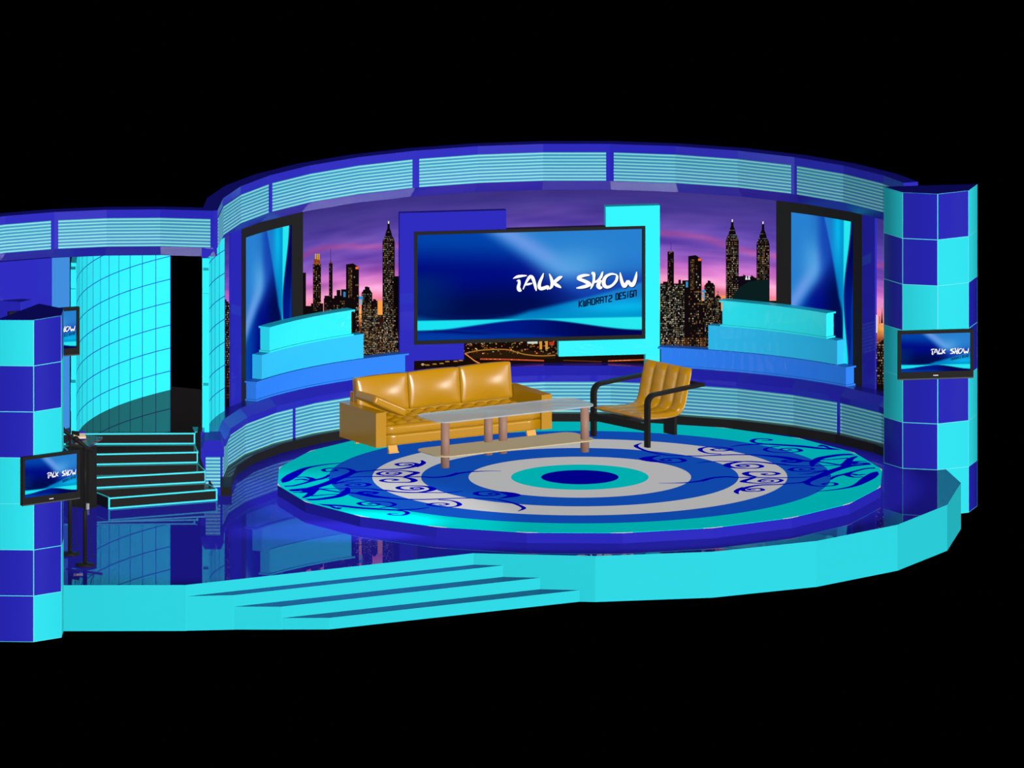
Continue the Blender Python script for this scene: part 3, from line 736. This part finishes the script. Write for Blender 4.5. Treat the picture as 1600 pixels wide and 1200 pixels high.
STK.append(A_(wpt([(700, 742), (900, 735), (1300, 730), (1500, 740)], [3, 4, 5, 7])) + B_(wpt([(300, 755), (420, 762), (600, 785), (800, 797), (1000, 797), (1300, 800), (1500, 790)], [8, 8, 7, 8, 6, 5, 4])) + D_(wpt([(100, 690), (230, 675)], [4, 2])))
STK.append(A_(wpt([(700, 742), (850, 768), (1000, 790), (1150, 802)], [8, 6, 7, 9])))
STK.append(A_(wpt([(400, 885), (480, 862), (540, 830), (600, 770), (680, 730)], [5, 8, 11, 12, 10])))
STK.append(A_(wpt([(560, 852), (800, 832), (1000, 822)], [6, 5, 3])))
STK.append(A_(wpt([(570, 972), (750, 988), (1000, 1002), (1300, 1035)], [7, 9, 12, 13])) + B_(wpt([(300, 1055), (600, 1070), (850, 1060), (1000, 1045), (1110, 1025)], [12, 10, 7, 5, 2])))
STK.append(B_(wpt([(600, 1080), (720, 1090), (770, 1120), (700, 1150), (560, 1152), (470, 1136), (520, 1125), (620, 1130)], [4, 6, 7, 6, 5, 5, 4, 3])))
STK.append(A_(wpt([(690, 985), (870, 1012), (960, 1055), (1010, 1030)], [4, 5, 7, 8])))
STK.append(A_(wpt([(1280, 812), (1380, 788), (1520, 790)], [8, 12, 9])) + B_(wpt([(280, 800), (240, 815), (120, 812)], [8, 8, 5])))
STK.append(A_(wpt([(215, 770), (400, 772), (500, 762), (470, 788), (380, 800), (270, 795)], [7, 9, 12, 10, 6, 3])))
STK.append(A_(wpt([(500, 735), (560, 755), (540, 790), (430, 800)], [5, 6, 6, 4])))
STK.append(B_(wpt([(340, 1036), (480, 1020), (570, 985), (480, 950), (280, 936), (90, 946), (5, 968), (90, 1000), (250, 1002), (330, 985), (250, 968), (160, 976), (210, 988)], [4, 5, 6, 5, 4, 5, 7, 6, 5, 5, 5, 4, 3])))
STK.append(B_(wpt([(1250, 912), (1450, 925), (1560, 960), (1575, 995), (1480, 1020), (1300, 1022), (1150, 1005), (1095, 985), (1180, 965), (1330, 963), (1400, 982), (1320, 996), (1260, 985)], [5, 5, 6, 7, 5, 5, 6, 7, 6, 5, 5, 4, 3])))
STK.append(D_(wpt([(800, 790), (900, 775), (1030, 742), (950, 712), (800, 688), (640, 680), (480, 690), (430, 716), (520, 745), (680, 745), (790, 725), (720, 706), (640, 716), (690, 730)], [4, 9, 20, 18, 8, 6, 6, 8, 7, 6, 6, 6, 5, 3])))
li = 0
for P in STK:
    for sgn in (1, -1):
        Q = catmull([(sgn * x, sgn * y, min(w * 1.3, w + 1.2)) for x, y, w in P], 6); R_ = ribbon(Q); z = 17.08 + .005 * li; li += 1; L = []
        for pr in R_:
            q = []
            for x, y in pr:
                r = math.hypot(x, y); k = min(1, 468 / r) if r else 1
                q.append(m.vert((x * k, y * k, z)))
            L.append(q)
        for a, b in zip(L, L[1:]): m.face((a[0], a[1], b[1], b[0]), SWIRL)
o = obj('printed_top', m, parent=t, recalc=False)

# ================================================================ SOFA
sa = math.atan2(164, 274.5)
so = at(587.5, 700, 102)
t = thing('sofa', 'three-seat amber leather sofa on the round platform', 'sofa', (so[0], so[1], PL), sa)
SB = 12.0; SW, SD = 320.0, 111.0
for u0 in (0, SW - 18.6):
    m = MB(); m.box(u0, u0 + 18.6, 0, SD, SB, SB + 55, LEATHER); obj('armrest', m, parent=t)
m = MB(); m.rounded((SW / 2, SD / 2, SB + 8.5), (SW / 2 - 18.7, SD / 2 - 2, 8.5), 2.0, 6); obj('base', m, LEATHER, t)
# tufted seat
m = MB(); hw, hd, hh = SW / 2 - 18.9, 49.0, 10.5
def tuft(u):
    if u.z < .2: return (0, 0, 0)
    x, y = u.x * hw, u.y * hd
    b = abs(math.sin(x * PI / 24)) * abs(math.sin((y + 49) * PI / 24))
    e = max(0, 1 - abs(u.y) ** 8) * max(0, 1 - abs(u.x) ** 30)
    return (0, 0, (3.2 * b ** .5 - 1.6) * e)
bmx = MB(); nx, ny = 96, 32
s_ids = {}
def seat_pt(i, j):
    u = -1 + 2 * i / nx; v = -1 + 2 * j / ny
    return u, v
m.rounded((SW / 2, hd + .5, SB + 17.2 + 7.5), (hw, hd, 7.5), 4.5, 8)
for i in range(nx + 1):
    for j in range(ny + 1):
        u, v = seat_pt(i, j); x = u * (hw - 1.5); y = v * (hd - 5) + hd + 3
        b = abs(math.sin((x + 300) * PI / 23)) * abs(math.sin(y * PI / 23))
        e = min(1, (1 - abs(u)) * 14) * min(1, (1 - abs(v)) * 5)
        s_ids[i, j] = m.vert((SW / 2 + x, y, SB + 31.4 + e * (.4 + 6.0 * b ** .6)))
for i in range(nx):
    for j in range(ny): m.face((s_ids[i, j], s_ids[i + 1, j], s_ids[i + 1, j + 1], s_ids[i, j + 1]), None, True)
obj('seat_cushion', m, LEATHER, t)
m = MB(); m.box(18.8, SW - 18.8, SD - 11, SD - .5, SB, SB + 70.5, LEATHER); obj('back_frame', m, parent=t)
cw = (SW - 2 * 18.8) / 3
tilt = Matrix.Rotation(-rad(6.5), 3, 'X')
for k in range(3):
    m = MB()
    m.rounded((18.8 + cw * (k + .5), 96, SB + 38 + 27), (cw / 2 - .4, 7.6, 28.5), 3.0, 12,
        fn=lambda u: (0, (-6.0 if u.y < 0 else 1.5) * (1 - u.x ** 2) * (1 - u.z ** 2), 1.2 * (1 - u.x ** 2) * max(0, u.z)), R=tilt)
    obj('back_cushion', m, LEATHER, t)
for u0, v0 in ((34, 9), (286, 9), (34, 100), (286, 100)):
    m = MB(); d = -1 if v0 < 50 else 1
    a = [(u0 - 8, v0 - 2), (u0 + 8, v0 - 2), (u0 + 8, v0 + 2), (u0 - 8, v0 + 2)]
    b = [(x, y + d * 5) for x, y in a]
    m.prism(b, .8, SB + .3, LEGWOOD, top=a)
    m.box(u0 - 9, u0 + 9, min(v0 - 2 + d * 5, v0 + 2 + d * 9), max(v0 + 2 + d * 5, v0 - 2 + d * 9), 0, 2.2, LEGWOOD)
    obj('foot', m, parent=t)
# loose pillow on the sofa
ca, sn = math.cos(sa), math.sin(sa)
def sl(u, v, z): return (so[0] + u * ca - v * sn, so[1] + u * sn + v * ca, PL + z)
pt = thing('throw_pillow', 'amber leather throw pillow leaning on the left arm of the sofa', 'pillow', sl(40, 55, SB + 50), sa)
m = MB(); m.rounded((2, 0, 8), (32, 31, 6.4), 3.2, 10, fn=lambda u: (0, 0, math.copysign(2.6, u.z) * (1 - u.x ** 2) * (1 - u.y ** 2)), R=Matrix.Rotation(rad(25), 3, 'Y'))
obj('cushion_cover', m, LEATHER, pt)

# ================================================================ COFFEE TABLE
ta = math.atan2(133, 218.5)
to = at(695.5, 730.5, PL)
t = thing('coffee_table', 'low coffee table with milky glass top and beige shelf on round brown legs', 'table', (to[0], to[1], PL), ta)
def rrect(x0, x1, y0, y1, r, n=6):
    P = []
    for cx, cy, a in ((x1 - r, y0 + r, -90), (x1 - r, y1 - r, 0), (x0 + r, y1 - r, 90), (x0 + r, y0 + r, 180)):
        for i in range(n + 1): P.append((cx + r * math.cos(rad(a + 90 * i / n)), cy + r * math.sin(rad(a + 90 * i / n))))
    return P
m = MB(); m.prism(rrect(-17, 271, -15, 68, 20), 73.2, 75.2, GLASS); obj('glass_top', m, parent=t)
m = MB(); m.prism(rrect(-17, 271, -15, 68, 20), 18.6, 20.4, SHELF); obj('lower_shelf', m, parent=t)
for x, y in ((0, 0), (256, 1), (115, 59), (141, 58)):
    m = MB(); m.lathe((x, y, 0), [(6.8, 0), (6.8, 73.1)], 24, TUBE); obj('leg', m, parent=t)

# ================================================================ ARMCHAIR
FLc, FRc = at(927.5, 681.5, PL), at(1011.5, 699, PL)
mx, my = (FLc[0] + FRc[0]) / 2, (FLc[1] + FRc[1]) / 2
ang = math.atan2(FRc[1] - FLc[1], FRc[0] - FLc[0])
t = thing('armchair', 'amber quilted leather armchair with black bentwood arms beside the coffee table', 'chair', (mx, my, PL), ang)
HW = math.hypot(FRc[0] - FLc[0], FRc[1] - FLc[1]) / 2
# local: x across (left leg -HW .. right leg +HW), y backward, z up
prof = [(-5, 47.5), (4, 45.5), (20, 43.5), (40, 42), (58, 41.5), (72, 43), (81, 48), (86, 57), (89, 68), (92.5, 82), (96.5, 97), (100, 108), (101, 111.5)]
pc = catmull(prof, 6)
acc = [0]
for p, q in zip(pc, pc[1:]): acc.append(acc[-1] + math.hypot(q[0] - p[0], q[1] - p[1]))
Ltot = acc[-1]
m = MB(); nu = 48; g = {}; hw = 56.0
for i in range(nu + 1):
    x = -1 + 2 * i / nu
    for j, p in enumerate(pc):
        a = pc[max(0, j - 1)]; b = pc[min(len(pc) - 1, j + 1)]; dx, dz = b[0] - a[0], b[1] - a[1]; l = math.hypot(dx, dz)
        nx_, nz_ = -dz / l, dx / l          # towards the sitter
        s = acc[j] / Ltot
        q = (abs(math.sin((x + 1) / 2 * 4 * PI)) ** .55) * (abs(math.sin(s * 8 * PI)) ** .45)
        edge = min(1, (1 - abs(x)) * 9) ** .5 * min(1, min(s, 1 - s) * 16) ** .5
        h = edge * (2.2 + 3.6 * (abs(math.sin((x + 1) / 2 * 4 * PI)) ** .6) * (.72 + .28 * abs(math.sin(s * 8 * PI)) ** .6))
        hwx = hw * (1 - .06 * max(0, (s - .9) * 10) ** 2 * .6)
        g[i, j, 0] = m.vert((x * hwx, p[0] + nx_ * h, p[1] + nz_ * h))
        g[i, j, 1] = m.vert((x * hwx, p[0] - nx_ * 4.2 * edge, p[1] - nz_ * 4.2 * edge))
nj = len(pc)
for i in range(nu):
    for j in range(nj - 1):
        m.face((g[i, j, 0], g[i + 1, j, 0], g[i + 1, j + 1, 0], g[i, j + 1, 0]), None, True)
        m.face((g[i, j, 1], g[i, j + 1, 1], g[i + 1, j + 1, 1], g[i + 1, j, 1]), None, True)
for i in range(nu):
    for j in (0, nj - 1): m.face((g[i, j, 0], g[i, j, 1], g[i + 1, j, 1], g[i + 1, j, 0]), None, True)
for j in range(nj - 1):
    for i in (0, nu): m.face((g[i, j, 0], g[i, j + 1, 0], g[i, j + 1, 1], g[i, j, 1]), None, True)
obj('quilted_seat', m, LEATHER, t)
for s in (-1, 1):
    x = s * HW
    path = [(0, 0), (0, 68)] + [(14 - 14 * math.cos(rad(a)), 68 + 14 * math.sin(rad(a))) for a in (15, 30, 45, 60, 75)] + [(14, 82), (116, 86)]
    m = MB(); n = len(path); A = []
    for i, p in enumerate(path):
        a = path[max(0, i - 1)]; b = path[min(n - 1, i + 1)]; dy, dz = b[0] - a[0], b[1] - a[1]; l = math.hypot(dy, dz)
        ny_, nz_ = -dz / l * 2.6, dy / l * 2.6
        A.append([m.vert((x + w, p[0] + k * ny_, p[1] + k * nz_)) for w, k in ((-5, -1), (5, -1), (5, 1), (-5, 1))])
    for i in range(n - 1):
        for k in range(4): m.face((A[i][k], A[i][(k + 1) % 4], A[i + 1][(k + 1) % 4], A[i + 1][k]), BLACK)
    m.face(A[0][::-1], BLACK); m.face(A[-1], BLACK)
    obj('arm_and_front_leg', m, parent=t)
m = MB(); m.bar((-HW + 4, 0, 31), (HW - 4, 0, 31), 5, 11.5, BLACK); obj('front_rail', m, parent=t)
m = MB(); m.prism([(-8, 2), (8, 2), (8, 104), (-8, 104)], lambda i: 28, lambda i: 36.5 if i < 2 else 37.5, BLACK); obj('centre_beam', m, parent=t)
m = MB(); m.box(-13, 13, 101, 106.5, 0, 37, BLACK); obj('rear_leg', m, parent=t)
m = MB(); m.bar((-HW, 113, 86), (HW, 113, 86), 5, 4, BLACK); obj('rear_rail', m, parent=t)

# ================================================================ STAIRS TO THE LANDING
P1 = [(170, 777.5), (338, 764)]; P2 = [(136, 746), (320.5, 736)]; P3 = [(112, 709.5), (308.5, 705.5)]; P4 = [(96, 677), (304, 676)]
lev = [91.3, 109.6, 127.8, 146.0]
E = [[at(px, py, z)[:2] for px, py in P] for P, z in zip((P1, P2, P3, P4), lev)]
stair_o = (230, -1330, FZ)
t = thing('black_stairs', 'black stairs with cyan edge lines rising to the corridor at left', 'stairs', stair_o)
back = [(60, -1178), (306, -1188)]
for k in range(4):
    z1 = lev[k]; z0 = FZ if k == 0 else lev[k - 1]
    f = E[k]; nxt = E[k + 1] if k < 3 else [(90, -1180), (305, -1190)]
    m = MB(); m.prism([f[0], f[1], nxt[1], nxt[0]], FZ, z1, STAIR_B, topmat=BLACK_G); s = obj('step', m, parent=t, origin=stair_o)
    m = MB(); w = 2.4
    a, b = Vector((*f[0], z1)), Vector((*f[1], z1)); fwd = Vector((f[1][1] - f[0][1], -(f[1][0] - f[0][0]), 0)).normalized() * .8
    a += fwd; b += fwd
    h = z1 - z0; dn = Vector((0, 0, 1))
    for zz in (w / 2, h - w / 2): m.bar(a - dn * zz, b - dn * zz, 1.6, w, TRIM_C)
    for e in (a, b): m.bar(e - dn * 0, e - dn * h, 2.6, 1.6, TRIM_C, up=fwd)
    if k < 3:
        for i in (0, 1): m.bar((*f[i], z1 + .3), (*nxt[i], z1 + .3), 2.4, 1.0, TRIM_C)
    tr = obj('edge_trim', m, parent=s, origin=stair_o); tr['label'] = 'cyan edge lines'
# dark stringer on the right of the stairs
m = MB(); sp = [(339.5, -1380, 73.5, 82), (320.8, -1326, 73.5, 104), (309.5, -1262, 73.5, 124), (305, -1196, 73.5, 143), (313, -1150, 73.5, 152), (318.5, -1085, 73.5, 152)]
for p, q in zip(sp, sp[1:]):
    d = Vector((q[0] - p[0], q[1] - p[1], 0)).normalized(); r = Vector((d.y, -d.x, 0)) * 2
    A = [(p[0], p[1]), (p[0] + r.x, p[1] + r.y), (q[0] + r.x, q[1] + r.y), (q[0], q[1])]
    m.prism(A, 73.5, lambda i, p=p, q=q: (p[3], p[3], q[3], q[3])[i], STAIR_B)
obj('stringer', m, parent=t, origin=stair_o)
m = MB(); m.prism([(304.5, -1191), (308.5, -1191), (309.5, -1150), (301, -1150)], UZ, UZ + 1.0, TRIM_C); obj('corner_trim', m, parent=t, origin=stair_o)

# ================================================================ LECTERN, BOOK, MICROPHONES
la = math.atan2(-.6, .8)
t = thing('lectern', 'black lectern left of the stairs behind the microphone stands', 'lectern', (131, -1432, FZ), la)
m = MB(); m.box(-17, 17, -9, 11, 3, 98, BLACK); obj('body', m, parent=t)
m = MB(); m.box(-19, 19, -11, 13, 0, 3, BLACK); obj('plinth', m, parent=t)
m = MB(); m.prism([(-24, -15), (20, -15), (20, 22), (-24, 22)], lambda i: 97.5 if i < 2 else 106, lambda i: 101 if i < 2 else 110, BLACK_G); obj('reading_top', m, parent=t)
m = MB(); m.prism([(-24, 0), (-10, 0), (-10, 2), (-24, 2)], 104, 118, BLACK); obj('back_lip', m, parent=t)
m = MB(); m.box(12, 19, -16, -11, 0, 9, GREY); obj('foot', m, parent=t)
t = thing('book', 'open blue-covered book with cream pages on the black lectern', 'book', (124, -1420, FZ + 105.5), la + rad(45))
R_ = Matrix.Rotation(rad(13), 3, 'X')
for nm, bx, mt in (('cover', (-10, 10, -7, 8, 2.2, 3.2), COVER), ('pages', (-9.4, 9.4, -6.6, 7, 3.2, 6.6), PAPER), ('back_cover', (-10, 10, 8, 9.2, 2.2, 9.2), COVER)):
    m = MB(); m.box(*bx, mt); m.v = [tuple(R_ @ Vector(v)) for v in m.v]; obj(nm, m, parent=t)
def mic_stand(dx, dy, lab, lab2):
    o = (132.8 + dx, -1934 + dy, FZ)
    t = thing('microphone_stand', lab, 'stand', o, 0, 'microphone stands behind the left column')
    m = MB(); m.lathe((0, 0, 0), [(15, 0), (15.8, 1.2), (15.5, 3), (11, 4.4), (4, 5.2)], 40, BLACK); obj('base', m, parent=t)
    m = MB(); m.lathe((0, 0, 5), [(3.2, 0), (3.2, 82), (2.6, 84)], 20, BLACK); obj('lower_tube', m, parent=t)
    m = MB(); m.lathe((0, 0, 88), [(1.9, 0), (1.9, 96)], 16, BLACK); obj('upper_tube', m, parent=t)
    m = MB(); m.tube([(-1, 0, 183), (3.5, 0, 190)], 2.6, 12, BLACK); obj('clip', m, parent=t)
    q = thing('microphone', lab2, 'microphone', (o[0], o[1], FZ + 190), 0, 'microphones on the stands')
    def L(px, py): return (px - 132.8, 0, (600 - py - S_ * -1934) / C_ - FZ - 190)
    m = MB(); c = L(118.6, 685.6); m.lathe(c, [(.3, -4.6), (2.6, -3.9), (4.2, -1.8), (4.6, 0), (4.2, 1.8), (2.6, 3.9), (.3, 4.6)], 20, BLACK); obj('head', m, parent=q)
    m = MB(); m.tube([L(120.5, 687), L(124, 690.4), L(136, 699.5), L(145.6, 707)], [4.0, 3.6, 2.0, 1.5], 14, BLACK); obj('handle', m, parent=q)
    P = [(145.6, 707), (148.6, 713), (150.2, 722), (149, 738), (146, 752), (143, 768), (141.6, 785), (141.8, 810), (141, 840), (142.5, 860), (145, 866), (147.3, 869.2), (142, 870), (135.5, 870.8)]
    m = MB(); m.tube([Vector(p) for p in catmull([L(*p) for p in P], 5)], .55, 8, BLACK); obj('cable', m, parent=q)
mic_stand(0, 0, 'black round-base microphone stand nearer the camera, beside the left column', 'black handheld microphone with hanging cable on the nearer stand')
mic_stand(-23.5, 93, 'black round-base microphone stand farther back, half behind the left column', 'black handheld microphone on the farther stand behind the left column')

# ================================================================ LIGHTS
def sun(name, d, strength, angle=1.0, col=(1, 1, 1)):
    l = bpy.data.lights.new(name, 'SUN'); l.energy = strength; l.angle = rad(angle); l.color = col; l.use_shadow = False
    o = bpy.data.objects.new(name, l); C.objects.link(o)
    o.rotation_euler = Vector(d).normalized().to_track_quat('Z', 'Y').to_euler(); o.location = W((905, -3000, 1500)); return o
def spot(name, loc, aim, r, E, blend=.1, col=(1, 1, 1)):
    l = bpy.data.lights.new(name, 'SPOT'); p, q = W(loc), W(aim); d = (q - p).length
    l.spot_size = 2 * math.atan(r * K / d); l.spot_blend = blend; l.energy = E * PI * 4 * PI * d * d; l.color = col; l.shadow_soft_size = .15; l.use_shadow = False
    o = bpy.data.objects.new(name, l); C.objects.link(o); o.location = p
    o.rotation_euler = (p - q).to_track_quat('Z', 'Y').to_euler(); return o
sun('key_sun', (.42, -.90, .17), 2.95)
sun('side_sun', (.944, -.319, .07), .85, 5)
sun('fill_sun', (-.84, -.52, .10), .85, 30)
def mirror_dir(az, tilt):
    n = Vector((-math.sin(rad(az)) * math.cos(rad(tilt)), -math.cos(rad(az)) * math.cos(rad(tilt)), math.sin(rad(tilt))))
    v = Vector((0, -C_, S_)); return 2 * n.dot(v) * n - v
sun('foot_sun_right', mirror_dir(8.6, -45), .15, 3)
sun('foot_sun_left', mirror_dir(-37.4, -45), .17, 3)
spot('rug_spot', (906, -1272, 2600), (906, -1272, 73), 540, .31, .06)
spot('floor_spot', (360, -1640, 2600), (360, -1640, 73), 470, .22, .3)
spot('pool_spot', (1500, -1645, 760), (530, -1645, 73), 100, 1.0, .6)

# ================================================================ WORLD, CAMERA
w = bpy.data.worlds.new('studio_void'); bpy.context.scene.world = w; w.use_nodes = True
w.node_tree.nodes['Background'].inputs[0].default_value = (0, 0, 0, 1); w.node_tree.nodes['Background'].inputs[1].default_value = 0
cam = bpy.data.cameras.new('camera'); co = bpy.data.objects.new('camera', cam); C.objects.link(co)
cam.type = 'ORTHO'; cam.ortho_scale = 1600 * K; cam.clip_start = .1; cam.clip_end = 120
p0 = W((800, -1255, 1255 * S_ / C_)); el = math.atan2(S_, C_)
co.location = p0 + Vector((0, -math.cos(el), math.sin(el))) * 32
co.rotation_euler = (PI / 2 - el, 0, 0)
sc = bpy.context.scene; sc.camera = co
sc.view_settings.view_transform = 'Standard'; sc.view_settings.look = 'None'; sc.view_settings.exposure = 0; sc.view_settings.gamma = 1
sc.view_settings.use_curve_mapping = False
sc.cycles.diffuse_bounces = 0
